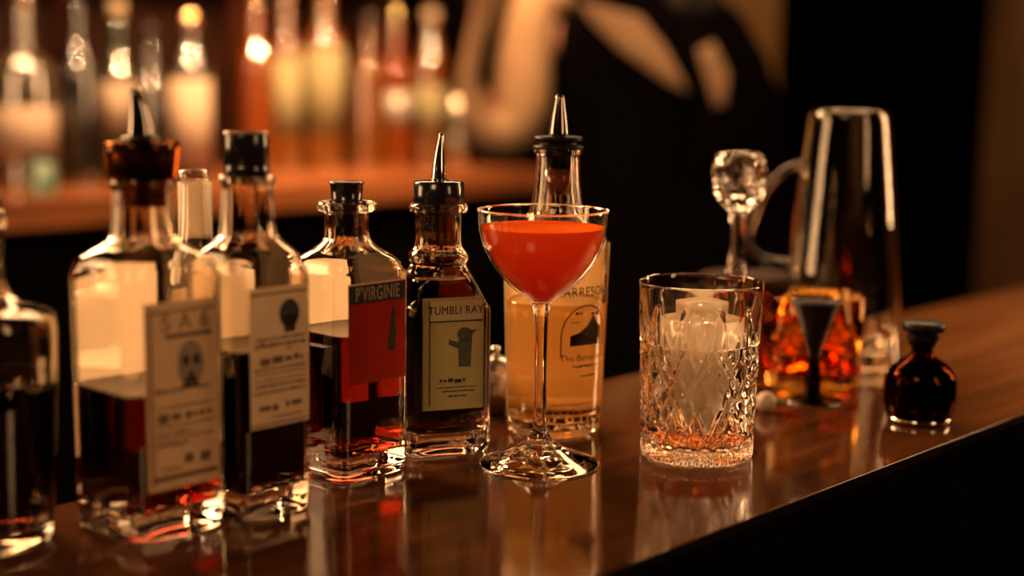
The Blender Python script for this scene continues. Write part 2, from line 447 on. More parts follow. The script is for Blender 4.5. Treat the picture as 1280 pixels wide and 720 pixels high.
cp = lathe('cap', [(zc+.0004, .0), (zc+.0004, .0120), (zc+.0006, .0124), (zc+.006, .0124), (zc+.0064, .0120), (zc+.0068, .0124), (zc+.0228, .0124), (zc+.0240, .0118), (zc+.0240, 0)], M_blackcap, b)
lathe('cap_rim', [(zc+.0238, .0100), (zc+.0238, .0123), (zc+.0246, .0120), (zc+.0246, .0100)], principled('worn_gold_rim', (.45, .28, .14), .4, .6), cp, closed=False)

# --- bottle 3: square, red label
c = on(435, 586); s = pxm(c); Z = lambda y: zrow(c, y)
b = root('liquor_bottle', c, BARANG, 'square bottle of ruby aperitif with a red label under a black lettered band', 'bottle')
hs = 55*s
prof = base_rows(c, 55, 7, px_prof(c, [(560, 55, 11), (400, 55, 11), (345, 55, 11), (333, 54, 6), (324, 51, 5), (316, 44, 3.6), (308, 35, 2.6), (298, 28.5, 2), (285, 27, 2), (268, 27, 2), (264, 27.5, 2), (263, 34, 2), (260, 36.5, 2), (255, 36.5, 2), (252, 34.5, 2)]))
inn = glass_bottle(b, prof, .0026, .014, M_glass, .012)
fill(b, inn, Z(408), M_ruby)
z0, z1 = Z(468), Z(346)
lb = front_label(b, hs, hs*1.66, z0, z1, M_red, .0005)
yl = -hs-.00055; W = hs*.82
decal('header_band', [bar_(-W, W, zz(.80), zz(.98))], yl, M_dink, lb)
text("P'VIRGINIE", 0, zz(.885), yl-.0003, 0.0120, principled('bone_ink', (.42, .30, .20), .8), lb, sx=.58)
decal('cream_rule', [bar_(-W, W, zz(.985), zz(1.0))], yl, M_paper2, lb)
decal('figure_silhouette', [[(W*.35, zz(.30)), (W*.62, zz(.28)), (W*.66, zz(.50)), (W*.60, zz(.62)), (W*.66, zz(.66)), (W*.55, zz(.75)), (W*.50, zz(.68)), (W*.42, zz(.52))]], yl, M_dink, lb)
back_label(b, hs, hs*1.7, Z(470)-.02, Z(338))
zc = Z(253)
lathe('stopper', [(zc-.014, .0), (zc-.014, .0085), (zc-.0006, .0092), (zc+.0004, .0105), (zc+.001, .0094), (zc+.0105, .0098), (zc+.0118, .0108), (zc+.0128, .0104), (zc+.0128, 0)], M_blackcap, b)

# --- bottle 4: bitters bottle, olive label
c = on(547, 556); s = pxm(c); Z = lambda y: zrow(c, y)
b = root('liquor_bottle', c, math.radians(21), 'dark brown bottle with olive bird-figure label, black collar and steel spout', 'bottle')
hs = 53*s
prof = base_rows(c, 53, 7, px_prof(c, [(535, 53, 11), (420, 53, 11), (385, 53, 11), (376, 52, 6), (368, 49, 5), (350, 42, 3.4), (336, 36, 2.5), (329, 34, 2), (324, 36.5, 2), (319, 37, 2), (314, 34, 2), (309, 30, 2), (298, 28, 2), (275, 28, 2), (266, 29, 2), (264, 34, 2), (261, 35.5, 2), (257, 35.5, 2), (254, 33, 2)]))
inn = glass_bottle(b, prof, .0026, .013, M_glass, .012)
fill(b, inn, Z(345), M_brown)
z0, z1 = Z(500), Z(364)
lb = front_label(b, hs, hs*1.46, z0, z1, M_green, .001)
yl = -hs-.00055; W = hs*.73
decal('header_band', [bar_(-W*.72, W*.98, zz(.80), zz(.97))], yl, principled('pale_olive_paper', (.55, .46, .26), .8), lb)
text('TUMBLI RAY', W*.12, zz(.885), yl-.0003, .0074, M_dink, lb, sx=.84)
pl = [bar_(-W*.74, -W*.71, zz(.04), zz(.97)), bar_(-W*.72, W*.98, zz(.785), zz(.795))]
for f, x0, x1, h in ((.26, -.4, .45, .0030), (.20, -.5, .8, .0008), (.165, -.3, .75, .0012), (.12, -.1, .5, .0014)):
    pl += scribble(x0*W, x1*W, zz(f), h)
decal('small_print', pl, yl, M_dink, lb)
bx = W*.42
decal('bird_figure', [ell(bx, zz(.67), .0052, .0046, 14), [(bx-.0045, zz(.62)), (bx+.0050, zz(.64)), (bx+.0040, zz(.38)), (bx-.0040, zz(.38))], [(bx-.0045, zz(.60)), (bx-.0105, zz(.63)), (bx-.0110, zz(.585)), (bx-.004, zz(.54))], [(bx+.003, zz(.70)), (bx+.0085, zz(.71)), (bx+.0045, zz(.665))]], yl, principled('slate_ink', (.07, .08, .06), .8), lb)
zc = Z(257)
col = lathe('pourer_collar', [(zc-.016, .0), (zc-.016, .0115), (zc+.0006, .0122), (zc+.0006, .0158), (zc+.0015, .0164), (zc+.0150, .0164), (zc+.0162, .0150), (zc+.0166, .0075), (zc+.0172, 0)], M_blackcap, b)
spout(col, zc+.0160, Z(167)-zc-.0160, .0050, .0014, .0018, M_steel, 0.)

# --- bottle 5: round, pale printed bottle behind the coupe
c = on(692, 538); s = pxm(c); Z = lambda y: zrow(c, y)
b = root('spirit_bottle', c, math.radians(4), 'tall pale cream printed spirit bottle with mountain emblem, standing behind the coupe glass', 'bottle')
R_ = 62.5*s
prof = [(0, 56*s*.9, 2), (.0008, 56*s*.96, 2), (.003, 56.5*s, 2), (.008, 57.5*s, 2)]+px_prof(c, [(480, 60, 2), (400, 62, 2), (320, 64, 2), (302, 63.5, 2), (291, 59, 2), (281, 48, 2), (270, 37, 2), (258, 32, 2), (240, 29, 2), (215, 27, 2), (200, 26.5, 2), (194, 26.5, 2), (192, 28.5, 2), (187, 29, 2), (183, 27, 2)])
inn = glass_bottle(b, prof, .0024, .010, M_glass, .012)
fill(b, inn, Z(372), M_pale)
def curved_patch(name, parent, rfun, z0, z1, a0, a1, mat, off, n=40, m=10, th=.0002):
    bm = bmesh.new(); g = []
    for j in range(m+1):
        z = z0+(z1-z0)*j/m
        g.append([[bm.verts.new(((rfun(z)+off+d)*math.cos(a0+(a1-a0)*i/n), (rfun(z)+off+d)*math.sin(a0+(a1-a0)*i/n), z)) for i in range(n+1)] for d in (0, th)])
    for j in range(m):
        for i in range(n):
            for d in (0, 1): bm.faces.new((g[j][d][i], g[j][d][i+1], g[j+1][d][i+1], g[j+1][d][i]))
    for i in range(n):
        for j in (0, m): bm.faces.new((g[j][0][i], g[j][0][i+1], g[j][1][i+1], g[j][1][i]))
    for j in range(m):
        for i in (0, n): bm.faces.new((g[j][0][i], g[j+1][0][i], g[j+1][1][i], g[j][1][i]))
    return frombm(name, bm, mat, parent)
def rr(z):
    zb, zt = 0, Z(300)
    return (57+ (64-57)*min(1, z/zt))*s
curved_patch('back_label', b, rr, Z(518), Z(303), math.radians(-8), math.radians(192), M_backprint, .0005)
# printing wrapped round the front
def wrap(o, rad):
    """bend a flat front print on to the round bottle"""
    for v in o.data.vertices:
        x, y, z = v.co
        R = rr(z)+.0004+(-y)*1.0
        a = x/rr(z)
        v.co = (R*math.sin(a), -R*math.cos(a), z)
    return o
M_printdark = principled('dark_brown_glass_print', (.05, .022, .010), .8)
ex = 34*s
for o in (text('MARRESORE', ex*.95, Z(357), -.0001, .0092, M_printdark, b, 'brand_lettering', .86),
          text('The Belvedere', ex*.95, Z(437), -.0001, .0062, M_printdark, b, 'script_lettering', .9)):
    wrap(o, R_)
zb_ = Z(422)
mt = [(ex*.35, zb_), (ex*1.68, zb_), (ex*1.68, zb_+.012), (ex*1.45, zb_+.0165), (ex*1.3, zb_+.021), (ex*1.18, zb_+.0175), (ex*1.0, zb_+.013), (ex*.7, zb_+.009), (ex*.35, zb_+.007)]
wrap(decal('mountain_print', [mt], -.0001, M_printdark, b), R_)
ac = ex*1.0
wrap(decal('arch_print', [arc_band(ac, zb_+.006, .0180, .0188, 0, PI, 16, 1.15), bar_(ac-.0188, ac-.0180, zb_-.008, zb_+.006), bar_(ac+.0180, ac+.0188, zb_-.002, zb_+.006)]
     + scribble(ac-.009, ac-.003, zb_+.022, .0022)+scribble(ac+.004, ac+.011, zb_+.021, .003)+scribble(ac-.012, ac-.006, zb_+.016, .001), -.0001, M_printdark, b), R_)
wrap(decal('small_print', scribble(ac-.010, ac+.012, Z(447), .0016)+scribble(ac-.004, ac+.008, Z(459), .0014)+scribble(-.016, ac+.017, Z(503), .0030)+scribble(-.014, ac+.015, Z(512), .0042)+scribble(-.006, ac+.005, Z(493), .0008), -.0001, M_printdark, b), R_)
zc = Z(187)
col = lathe('pourer_collar', [(zc-.012, .0), (zc-.012, .0095), (zc-.0005, .0105), (zc+.0005, .0165), (zc+.0025, .0168), (zc+.0030, .0125), (zc+.0060, .0122), (zc+.0062, .0162), (zc+.0088, .0162), (zc+.0092, .0070), (zc+.0095, 0)], M_rubber, b)
spout(col, zc+.0090, Z(119)-zc-.0090, .0068, .0027, -.0006, M_dsteel, PI)
lathe('neck_plug', [(zc-.030, 0), (zc-.030, .0085), (zc-.013, .0098), (zc-.0125, 0)], M_amberplastic, b)

# --- bottle 0: left edge, dark
c = on(-14, 672); s = pxm(c); Z = lambda y: zrow(c, y)
b = root('decanter_bottle', c, 0, 'clear round-shouldered bottle of black liquid cut off by the left edge, no stopper in view', 'bottle')
prof = [(0, 74*s*.93, 2), (.001, 76*s, 2), (.006, 78*s, 2)]+px_prof(c, [(600, 84, 2), (500, 89, 2), (430, 92, 2), (404, 91, 2), (393, 86, 2), (387, 74, 2), (382, 56, 2), (372, 40, 2), (350, 33, 2), (310, 32, 2), (285, 32, 2), (281, 35, 2), (270, 35, 2), (265, 33, 2)])
inn = glass_bottle(b, prof, .0028, .010, M_glass, .012)
fill(b, inn, Z(470), M_black)
lathe('stopper', [(Z(264)-.012, 0), (Z(264)-.012, .0085), (Z(264)+.0005, .010), (Z(264)+.0005, .013), (Z(264)+.008, .013), (Z(264)+.009, 0)], M_rubber, b)

# --- slim clear bottle between bottle 1 and bottle 2
c = on(250, 606); s = pxm(c); Z = lambda y: zrow(c, y)
b = root('slim_bottle', c, 0, 'slim empty clear glass bottle standing behind the two leftmost square bottles', 'bottle')
prof = [(0, 34*s*.93, 2), (.001, 34*s, 2)]+px_prof(c, [(570, 35, 2), (400, 35, 2), (350, 34, 2), (330, 29, 2), (305, 20, 2), (270, 16.5, 2), (235, 15.5, 2), (226, 16, 2), (224, 18.5, 2), (216, 18.5, 2), (213, 16, 2)])
inn = glass_bottle(b, prof, .0022, .008, thin_glass('old_greyed_glass', (.86, .82, .76), 1.5, 2.2), .012)
curved_patch('neck_label', b, lambda z: 20*s, Z(300), Z(228), math.radians(10), math.radians(170), M_back, .0004)
curved_patch('back_label', b, lambda z: 34.8*s, Z(500), Z(365), math.radians(20), math.radians(160), M_back, .0006)

# ---------------------------------------------------------------- coupe and its cocktail
c = on(674, 580); s = pxm(c); Z = lambda y: zrow(c, y)
g = root('coupe_glass', c, 0, 'tall-stemmed coupe glass filled with an orange-red cocktail', 'cocktail glass')
bowl = catmull([(Z(y), h*s) for y, h in ((384, 9.5), (378, 13), (371, 22), (363, 33), (352, 45), (340, 55), (325, 65), (308, 73), (292, 77.5), (276, 79.5), (263, 80))], 5)
inner = [(z+.0010, max(0, r-.0011)) for z, r in bowl if r > .0062]
zi = inner[0][0]
bm_prof = bowl+[(bowl[-1][0]+.0003, bowl[-1][1]-.0004), (bowl[-1][0]+.0001, bowl[-1][1]-.0009)]+list(reversed([q for q in inner if q[0] < bowl[-1][0]-.0003]))+[(zi-.0006, .003), (zi-.0008, 0)]
lathe('bowl', [(bowl[0][0], 0)]+bm_prof, M_thin, g, 96)
# rim bead
rz_, rrr = bowl[-1]
lathe('rim', [(rz_-.0003, rrr-.0011), (rz_-.0002, rrr+.0002), (rz_+.0007, rrr+.0001), (rz_+.0009, rrr-.0005), (rz_+.0006, rrr-.0012)], M_crystal, g, 96, closed=False)
lev = Z(284)
dr = [(z+.0002, r-.0003) for z, r in inner if z < lev]
dr = [(dr[0][0]-.0006, 0)]+dr+[(lev, dr[-1][1]+.0002), (lev+.0004, dr[-1][1]+.0003), (lev, dr[-1][1]-.0012), (lev-.0001, 0)]
lathe('cocktail', dr, M_drink, g, 96)
stem = catmull([(Z(382), 11.5), (Z(390), 9.5), (Z(405), 8.3), (Z(440), 7.6), (Z(500), 7.6), (Z(528), 8.5), (Z(540), 11), (Z(549), 17), (Z(558), 28)], 4)
lathe('stem', [(Z(379), 0), (Z(379), 11*s)]+[(z, r*s) for z, r in stem]+[(Z(558), 0)], M_crystal, g, 48)
ft = catmull([(Z(557.5), 27), (Z(563), 38), (Z(570), 54), (Z(575.5), 67), (Z(578), 73.5), (.0012, 75), (.0004, 75), (0, 73)], 5)
# crinkled underside of the foot
bm = bmesh.new(); n = 96
R0 = 75*s
rings = [[bm.verts.new((r*s*math.cos(2*PI*i/n), r*s*math.sin(2*PI*i/n), z)) for i in range(n)] for z, r in ft]
for k, f in enumerate((.85, .7, .55, .42, .30, .18, .08)):
    rings.append([bm.verts.new((R0*f*math.cos(2*PI*i/n), R0*f*math.sin(2*PI*i/n), .0012+.0035*(1-f)**1.2+.0009*math.sin(i*2*PI*7/n+k*2.1)*math.sin(k*1.7+i*2*PI*3/n))) for i in range(n)])
loft(bm, list(reversed(rings)))
frombm('foot', bm, M_crystal, g)

# ---------------------------------------------------------------- cut crystal rocks glass
c = on(870, 567); s = pxm(c); Z = lambda y: zrow(c, y)
g = root('rocks_glass', c, math.radians(10), 'cut crystal rocks glass with a little amber spirit and a cloudy ice block', 'glass')
H = Z(352); n, m = 288, 120; rsb = 69.5*s
def cut(a, t):
    """depth of the cut pattern, metres"""
    d = 0.
    if t > .94: return 0.
    if t > .60:                                     # tall flutes, rounded tops
        top = .80+.10*math.cos(a*12)
        k = abs(math.cos(a*12))
        if t < top: d += -.0011*(k**.6)*min(1, (top-t)/.04)
    if .07 < t < .66:
        v = (t-.07)/.59; u = a*6/(2*PI)
        for sg in (1, -1):
            w = abs(((u+sg*v*.75+.25) % 1)-.5)       # big diagonal cuts
            d += -.0019*max(0, 1-w/.055)
        u2 = (u % 1)-.5
        ro = math.hypot(u2*1.15, (v-.52)*.95)
        d += -.0013*max(0, 1-abs(ro-.34)/.05)        # almond arcs
        for sg in (1, -1):
            w = abs(((u*3+sg*v*2.6) % 1)-.5)
            d += -.0011*max(0, 1-w/.25)
    if t < .085:
        d += -.0013*abs(math.sin(a*24))*min(1, t/.02)
    return d*1.45
bm = bmesh.new(); rings = []
for f in (.06, .2, .4, .6, .75, .88):
    rings.append([bm.verts.new((rsb*f*math.cos(2*PI*i/n), rsb*f*math.sin(2*PI*i/n), .0003+.0022*abs(math.sin(i*2*PI*8/n))*f*(1-f)*4*(1 if f < .8 else .4))) for i in range(n)])
def rout(t): return (69.5+(76.5-69.5)*t)*s
for j in range(m+1):
    t = j/m; z = H*t
    sh = 1. if t > .015 else .96+.04*t/.015
    rings.append([bm.verts.new(((rout(t)*sh+cut(2*PI*i/n, t))*math.cos(2*PI*i/n), (rout(t)*sh+cut(2*PI*i/n, t))*math.sin(2*PI*i/n), z)) for i in range(n)])
wl = .0040
def rin(t): return rout(t)-wl*(1.15-.92*max(0, (t-.4)/.6))
for t in (1.004, 1.004):
    pass
rings.append([bm.verts.new(((rout(1)-.0006)*math.cos(2*PI*i/n), (rout(1)-.0006)*math.sin(2*PI*i/n), H+.0005)) for i in range(n)])
for j in range(24, -1, -1):
    t = .115+(1-.115)*j/24
    rings.append([bm.verts.new((rin(t)*math.cos(2*PI*i/n), rin(t)*math.sin(2*PI*i/n), H*t-(.0002 if j == 24 else 0))) for i in range(n)])
for f, dz in ((.95, -.0020), (.8, -.0028), (.5, -.0020), (.2, -.0010)):
    rings.append([bm.verts.new((rin(.115)*f*math.cos(2*PI*i/n), rin(.115)*f*math.sin(2*PI*i/n), H*.115+dz)) for i in range(n)])
loft(bm, rings)
frombm('glass_body', bm, M_crystal, g)
ri = rin(.115)+.0001
lq = [(H*.115-.0012, .0), (H*.115-.0013, .2*ri), (H*.115-.0023, .5*ri), (H*.115-.0031, .8*ri), (H*.115-.0023, .95*ri), (H*.115, ri)]+[(H*t, rin(t)+.0001) for t in (.13, .15, .18)]+[(H*.18, rin(.18)*.95), (H*.18-.0003, 0)]
lathe('whisky', lq, M_whisky, g, 96)
# ice
ic = root('ice_block', c+Vector((.001, 0, H*.215)), math.radians(35), 'cloudy pale ice block sitting in the cut crystal rocks glass', 'ice')
bm = bmesh.new(); bmesh.ops.create_cube(bm, size=1)
bmesh.ops.scale(bm, vec=(.047, .045, Z(378)-H*.215), verts=bm.verts); bmesh.ops.translate(bm, vec=(0, 0, (Z(378)-H*.215)/2), verts=bm.verts)
bmesh.ops.bevel(bm, geom=bm.edges[:], offset=.011, segments=5, affect='EDGES')
for v in bm.verts: v.co += Vector((random.uniform(-1, 1), random.uniform(-1, 1), random.uniform(-.5, .5)))*.0006
frombm('ice', bm, M_ice, ic)

# ---------------------------------------------------------------- glasses further along the bar
# jug
c = on(1048, 447); s = pxm(c); Z = lambda y: zrow(c, y)
M_jug = glass('jug_glass', (.98, .95, .90), 0, 1.48, .15, 18)
j = root('glass_jug', c, 0, 'tall tapering clear glass jug with a side handle behind the small stemmed glass', 'jug')
o_ = catmull([(0, 73), (.0015, 76), (.004, 76.5), (Z(420), 75), (Z(360), 70), (Z(300), 64.5), (Z(240), 58.5), (Z(180), 52), (Z(150), 48.5), (Z(143), 47), (Z(138), 43)], 5)
i_ = [(z-.0002 if z > Z(150) else z, r-3.2) for z, r in o_ if z > .012]
lathe('body', [(0.001, 0), (.0005, 60*s)]+[(z, r*s) for z, r in o_]+list(reversed([(z, r*s) for z, r in i_ if z < Z(139)]))+[(.0115, 66*s), (.0105, 50*s), (.011, 0)], M_jug, j, 96)
hp = catmull([(-53*s, 0, Z(206)), (-75*s, 0, Z(214)), (-98*s, 0, Z(238)), (-113*s, 0, Z(275)), (-118*s, 0, Z(300)), (-108*s, 0, Z(318)), (-90*s, 0, Z(328)), (-64*s, 0, Z(330))], 6)
tube('handle', hp, [.0042]*len(hp), M_jug, j, 16, 1.4)
# crystal knobbed long-stem glass
c = on(915, 487); s = pxm(c); Z = lambda y: zrow(c, y)
k = root('cordial_glass', c, 0, 'long-stemmed crystal cordial glass with a faceted cup, rising behind the rocks glass', 'glass')
bm = bmesh.new(); n = 20; rings = []
cup = [(Z(268), 10), (Z(262), 15), (Z(252), 25), (Z(240), 31), (Z(236), 32.5), (Z(233), 30.5), (Z(226), 32.5), (Z(214), 33.5), (Z(202), 32.5), (Z(194), 29), (Z(191), 25), (Z(192), 22), (Z(205), 24), (Z(222), 22), (Z(234), 14)]
for q, (z, r) in enumerate(cup):
    off = (q % 2)*PI/n
    rings.append([bm.verts.new((r*s*math.cos(2*PI*i/n+off), r*s*math.sin(2*PI*i/n+off), z)) for i in range(n)])
for a, b2 in zip(rings, rings[1:]):
    for i in range(n):
        jn = (i+1) % n
        bm.faces.new((a[i], a[jn], b2[i])); bm.faces.new((a[jn], b2[jn], b2[i]))
bm.faces.new(list(reversed(rings[0]))); bm.faces.new(rings[-1])
frombm('cup', bm, M_crystal, k, False)
st = catmull([(Z(267), 10.5), (Z(280), 9.5), (Z(310), 9), (Z(332), 10.5), (Z(340), 14.5), (Z(347), 14), (Z(353), 9), (Z(400), 8), (Z(450), 9), (Z(470), 14), (Z(480), 24)], 4)
lathe('stem', [(Z(266.5), 0)]+[(z, r*s) for z, r in st]+[(Z(480.5), 0)], M_crystal, k, 32)
lathe('foot', [(Z(480.3), 0), (Z(480.3), 24*s), (.003, 40*s), (.001, 44*s), (0, 43*s), (0, 0)], M_crystal, k, 64)
# small stemmed glass with dark drink
c = on(1015, 502); s = pxm(c); Z = lambda y: zrow(c, y)
k = root('sherry_glass', c, 0, 'small short-stemmed glass of dark drink in front of the amber tumbler', 'glass')
bo = catmull([(Z(447), 8), (Z(436), 10.5), (Z(420), 16), (Z(402), 22), (Z(388), 27.5), (Z(374), 33)], 5)
lathe('bowl', [(bo[0][0], 0)]+[(z, r*s) for z, r in bo]+[(z+.0005, (r-1.2)*s) for z, r in reversed(bo)]+[(bo[0][0]+.0004, 0)], thin_glass('sherry_bowl_glass', (1, .98, .95), 1.4, .6), k, 64)
M_darkdrink = principled('dark_vermouth', (.006, .003, .002), .5, spec=.1)
dd = [(z+.0006, (r-1.4)*s) for z, r in bo if z < Z(377)]
lathe('dark_drink', [(dd[0][0], 0)]+dd+[(dd[-1][0]+.0002, 0)], M_darkdrink, k, 64)
st = catmull([(Z(446.5), 8.5), (Z(455), 7.5), (Z(475), 11), (Z(487), 9), (Z(494), 16)], 4)
lathe('stem', [(Z(446.4), 0)]+[(z, r*s) for z, r in st]+[(Z(494.5), 0)], glass('smoky_stem_glass', (.12, .06, .04), 0, 1.5), k, 32)
lathe('foot', [(Z(494.3), 0), (Z(494.3), 16*s), (.002, 32*s), (.001, 36*s), (0, 35*s), (0, 0)], M_crystal, k, 64)
# amber tumbler
c = on(1012, 478); s = pxm(c); Z = lambda y: zrow(c, y)
M_amberglass = glass('amber_glass', (1., .76, .36), 0, 1.5, .5, 50)
k = root('amber_tumbler', c, 0, 'amber glass tumbler glowing orange between the small stemmed glass and the jug', 'glass')
h_ = 59*s; Ht = Z(366)
def tr(z, h, p): return (z, h, h, p)
sq_solid('glass_body', [tr(.001, h_*.5, 2.5), tr(0, h_*.88, 3.4), tr(.001, h_*.96, 3.4), tr(.004, h_, 3.4), tr(Ht*.5, h_*1.0, 3.4), tr(Ht-.001, h_, 3.4), tr(Ht, h_-.001, 3.4), tr(Ht-.0005, h_-.0030, 3.4), tr(Ht*.5, h_-.0034, 3.4), tr(.014, h_-.0036, 3.4), tr(.011, h_*.8, 3.2), tr(.0125, h_*.4, 2.4)], M_amberglass, k)
sq_solid('spirit', [tr(.0124, h_*.4, 2.4), tr(.0109, h_*.8, 3.2), tr(.0139, h_-.0035, 3.4), tr(Ht*.42, h_-.0033, 3.4), tr(Ht*.42+.0003, h_-.004, 3.4)], M_whisky, k)
# dark lidded jar
c = on(930, 457); s = pxm(c); Z = lambda y: zrow(c, y)
k = root('lidded_jar', c, 0, 'low dark brown jar with a flat lid behind the rocks glass', 'jar')
M_jar = principled('brown_glazed_jar', (.055, .018, .007), .22, coat=.5)
hj = Z(362)
lathe('jar_body', [(0, 0), (0, 42*s), (.003, 48*s), (hj*.5, 50*s), (hj-.004, 50*s), (hj, 48*s), (hj, 0)], M_jar, k, 64)
lathe('lid', [(hj+.0003, 0), (hj+.0003, 58*s), (hj+.002, 60*s), (Z(345), 60*s), (Z(343), 58*s), (Z(342), 0)], principled('dark_wood_lid', (.035, .012, .005), .6, noise=(40, .3), spec=.1), k, 64)
# dark mini bottle
c = on(1148, 526); s = pxm(c); Z = lambda y: zrow(c, y)
M_darkglass = glass('dark_brown_glass', (.30, .09, .03), 0.02, 1.5)
k = root('dropper_bottle', c, 0, 'squat round dark brown bottle with flared black stopper alone near the bar edge', 'bottle')
prof = [(0, 33*s, 2), (.0008, 35.5*s, 2), (.003, 37*s, 2)]+px_prof(c, [(510, 42, 2), (492, 44, 2), (475, 43, 2), (462, 38, 2), (453, 29, 2), (446, 18, 2), (441, 13.5, 2), (435, 13, 2), (430, 16, 2), (427, 16.5, 2)])
inn = glass_bottle(k, prof, .0022, .006, M_darkglass, .01)
fill(k, inn, Z(462), M_brown)
lathe('stopper', [(Z(440), 0), (Z(440), 8*s), (Z(428), 9.5*s), (Z(427)+.0003, 18*s), (Z(421), 20*s), (Z(416), 17*s), (Z(414), 24*s), (Z(411), 26*s), (Z(405), 26*s), (Z(402), 23*s), (Z(402), 0)], M_rubber, k, 48)
lathe('base_ring', [(.0012, 37.3*s), (.0012, 38*s), (.0042, 39.4*s), (.0042, 38.6*s)], M_steel, k, 64, closed=False)
# small steel pot between bottle 4 and 5
c = on(619, 517); s = pxm(c); Z = lambda y: zrow(c, y)
k = root('steel_pot', c, 0, 'small round steel pot in the gap between the olive-label bottle and the pale bottle', 'pot')
rp = 34*s
pr = [(0, 0), (0, rp*.55)]+[(rp*1.35*(1-math.cos(a))/1.0*.8+.0005, rp*math.sin(a)) for a in [PI*(.2+.70*i/16) for i in range(17)]]
lathe('body', pr+[(pr[-1][0]+.0004, 0)], principled('brushed_steel', (.55, .50, .44), .28, 1.), k, 48)
zt = pr[-1][0]
lathe('knob', [(zt+.0005, 0), (zt+.0005, .003), (zt+.003, .0022), (zt+.005, .004), (zt+.0075, .003), (zt+.008, 0)], M_steel, k, 24)
# pale ball added in place of a blurred highlight disc
c = on(957, 515); s = pxm(c)
k = root('highlight_ball', c, 0, 'small pale ball standing in for a blurred highlight disc between the rocks glass and small stemmed glass', 'stopper')
rs = 13*s
lathe('ball', [(rs*(1-math.cos(PI*i/20))*.98+.0, rs*math.sin(PI*i/20)) for i in range(21)], principled('pale_ceramic', (.62, .48, .36), .3), k, 32)
tube('peg', [(rs*.8, 0, rs), (rs*1.25, -.0005, rs*.95), (rs*1.9, -.0008, rs*.9)], [rs*.42, rs*.40, rs*.34], principled('cork', (.30, .18, .09), .8, noise=(80, .3)), k, 16)

# ---------------------------------------------------------------- back bar
CT = 1.10
P0, P1 = on(0, 247, CT), on(600, 212, CT)
UB = (P1-P0).normalized(); ANGB = math.atan2(UB.y, UB.x); LB = (P1-P0).length
print('back bar ang', math.degrees(ANGB), LB, P0, P1)
SH = .0
M_upright = principled('dark_red_wood', (.045, .012, .004), .6, spec=.1)
bb = root('back_bar_cabinet', Vector((P0.x, P0.y, 0)), ANGB, 'red-brown wooden back bar cabinet holding rows of blurred bottles', 'cabinet')
box('counter_top', (-.9, -.07, CT-.045), (LB+.14, .46, CT), M_backwood, bb, .004)
box('cabinet_base', (-.9, -.04, 0), (LB+.12, .44, CT-.046), M_barfront, bb)
box('back_panel', (-.9, .46, 0), (LB+.14, .49, 2.3), principled('dark_back_panel', (.022, .008, .004), .6, noise=(9, .3), spec=.1), bb)
for x in (-.3, .40, .80, LB+.10):
    box('upright', (x-.02, .41, CT+.001), (x+.02, .458, 2.3), M_upright, bb, .003)
box('upper_shelf', (-.9, .20, 1.60), (LB+.14, .405, 1.625), M_upright, bb, .003)

def amb(name, col, trl=.5, gl=.10, gr=.08): return glowy(name, col, trl, gl, gr)
M_b_amber = amb('backbar_amber_glass', (.34, .11, .015), .5, .45)
M_b_orange = amb('backbar_orange_glass', (.40, .08, .006), .5, .45)
M_b_green = amb('backbar_green_glass', (.03, .07, .02), .5, .45)
M_b_dark = amb('backbar_dark_glass', (.01, .008, .004), .3, .4)
M_b_clear = amb('backbar_clear_glass', (.22, .15, .08), .6, .45)
M_b_mint = amb('backbar_mint_glass', (.25, .60, .40), .5, .4)
L_cream = principled('backbar_cream_label', (.36, .26, .18), .7)
L_olive = principled('backbar_olive_label', (.20, .17, .08), .7)
L_silver = principled('backbar_silver_label', (.36, .32, .28), .35, .3)
C_gold = principled('backbar_gold_cap', (.80, .55, .25), .15, 1.)
C_dark = principled('backbar_dark_cap', (.03, .02, .015), .35)
C_cream = principled('backbar_cream_cap', (.45, .33, .20), .45)
def bbottle(px, ybase, hw, ysh, yneck, nh, ytop, body, lab, cap, label, lz=None, cat='bottle', n=36):
    c = on(px, ybase, CT); s = pxm(c); Z = lambda y: zrow(c, y)
    c.z += .0006
    r = root('shelf_bottle', c, 0, label, cat, 'blurred bottles on the back bar counter')
    zs, zn, zt = Z(ysh), Z(yneck), Z(ytop)
    pr = [(0, 0), (0, hw*s*.93), (.003, hw*s)]+catmull([(.006, hw*s), (zs*.6, hw*s), (zs, hw*s*.98), (zs+(zn-zs)*.4, hw*s*.80), (zs+(zn-zs)*.75, nh*s*1.5), (zn, nh*s*1.05), (zt-.03 if zt-.03 > zn else (zn+zt)/2, nh*s)], 4)
    zl = pr[-1][0]
    lathe('glass_body', pr+[(zl, 0)], body, r, n)
    lathe('cap', [(zl+.0004, 0), (zl+.0004, nh*s*1.12), (zt-.002, nh*s*1.12), (zt, nh*s*.95), (zt, 0)], cap, r, n)
    if lab is not None:
        a, b3 = lz or (.15, .8)
        lathe('label', [(zs*a, hw*s+.0003), (zs*a, hw*s+.0008), (zs*b3, hw*s+.0008), (zs*b3, hw*s+.0003)], lab, r, n, closed=False)
    return r
bbottle(-28, 232, 30, 90, 50, 9, -60, M_b_clear, L_cream, C_gold, 'cream-labelled bottle at the left end of the back bar counter')
bbottle(36, 236, 36, 92, 58, 11, -20, M_b_clear, L_cream, C_gold, 'wide clear back bar bottle with tall cream label, over the square bottles at left', (.25, .72))
bbottle(54, 243, 17, 218, 206, 12, 190, M_b_mint, None, C_dark, 'short mint green bottle at the front of the counter')
bbottle(101, 230, 23, 90, 50, 9, -15, M_b_dark, None, C_dark, 'very dark unlabelled bottle left of the dark green one')
bbottle(152, 226, 22, 96, 62, 9, 2, M_b_green, L_cream, C_cream, 'dark green bottle with a short cream label and pale cap', (.45, .95))
bbottle(192, 228, 15, 110, 84, 7, 30, M_b_dark, None, C_dark, 'slim dark bottle beside the green bottle')
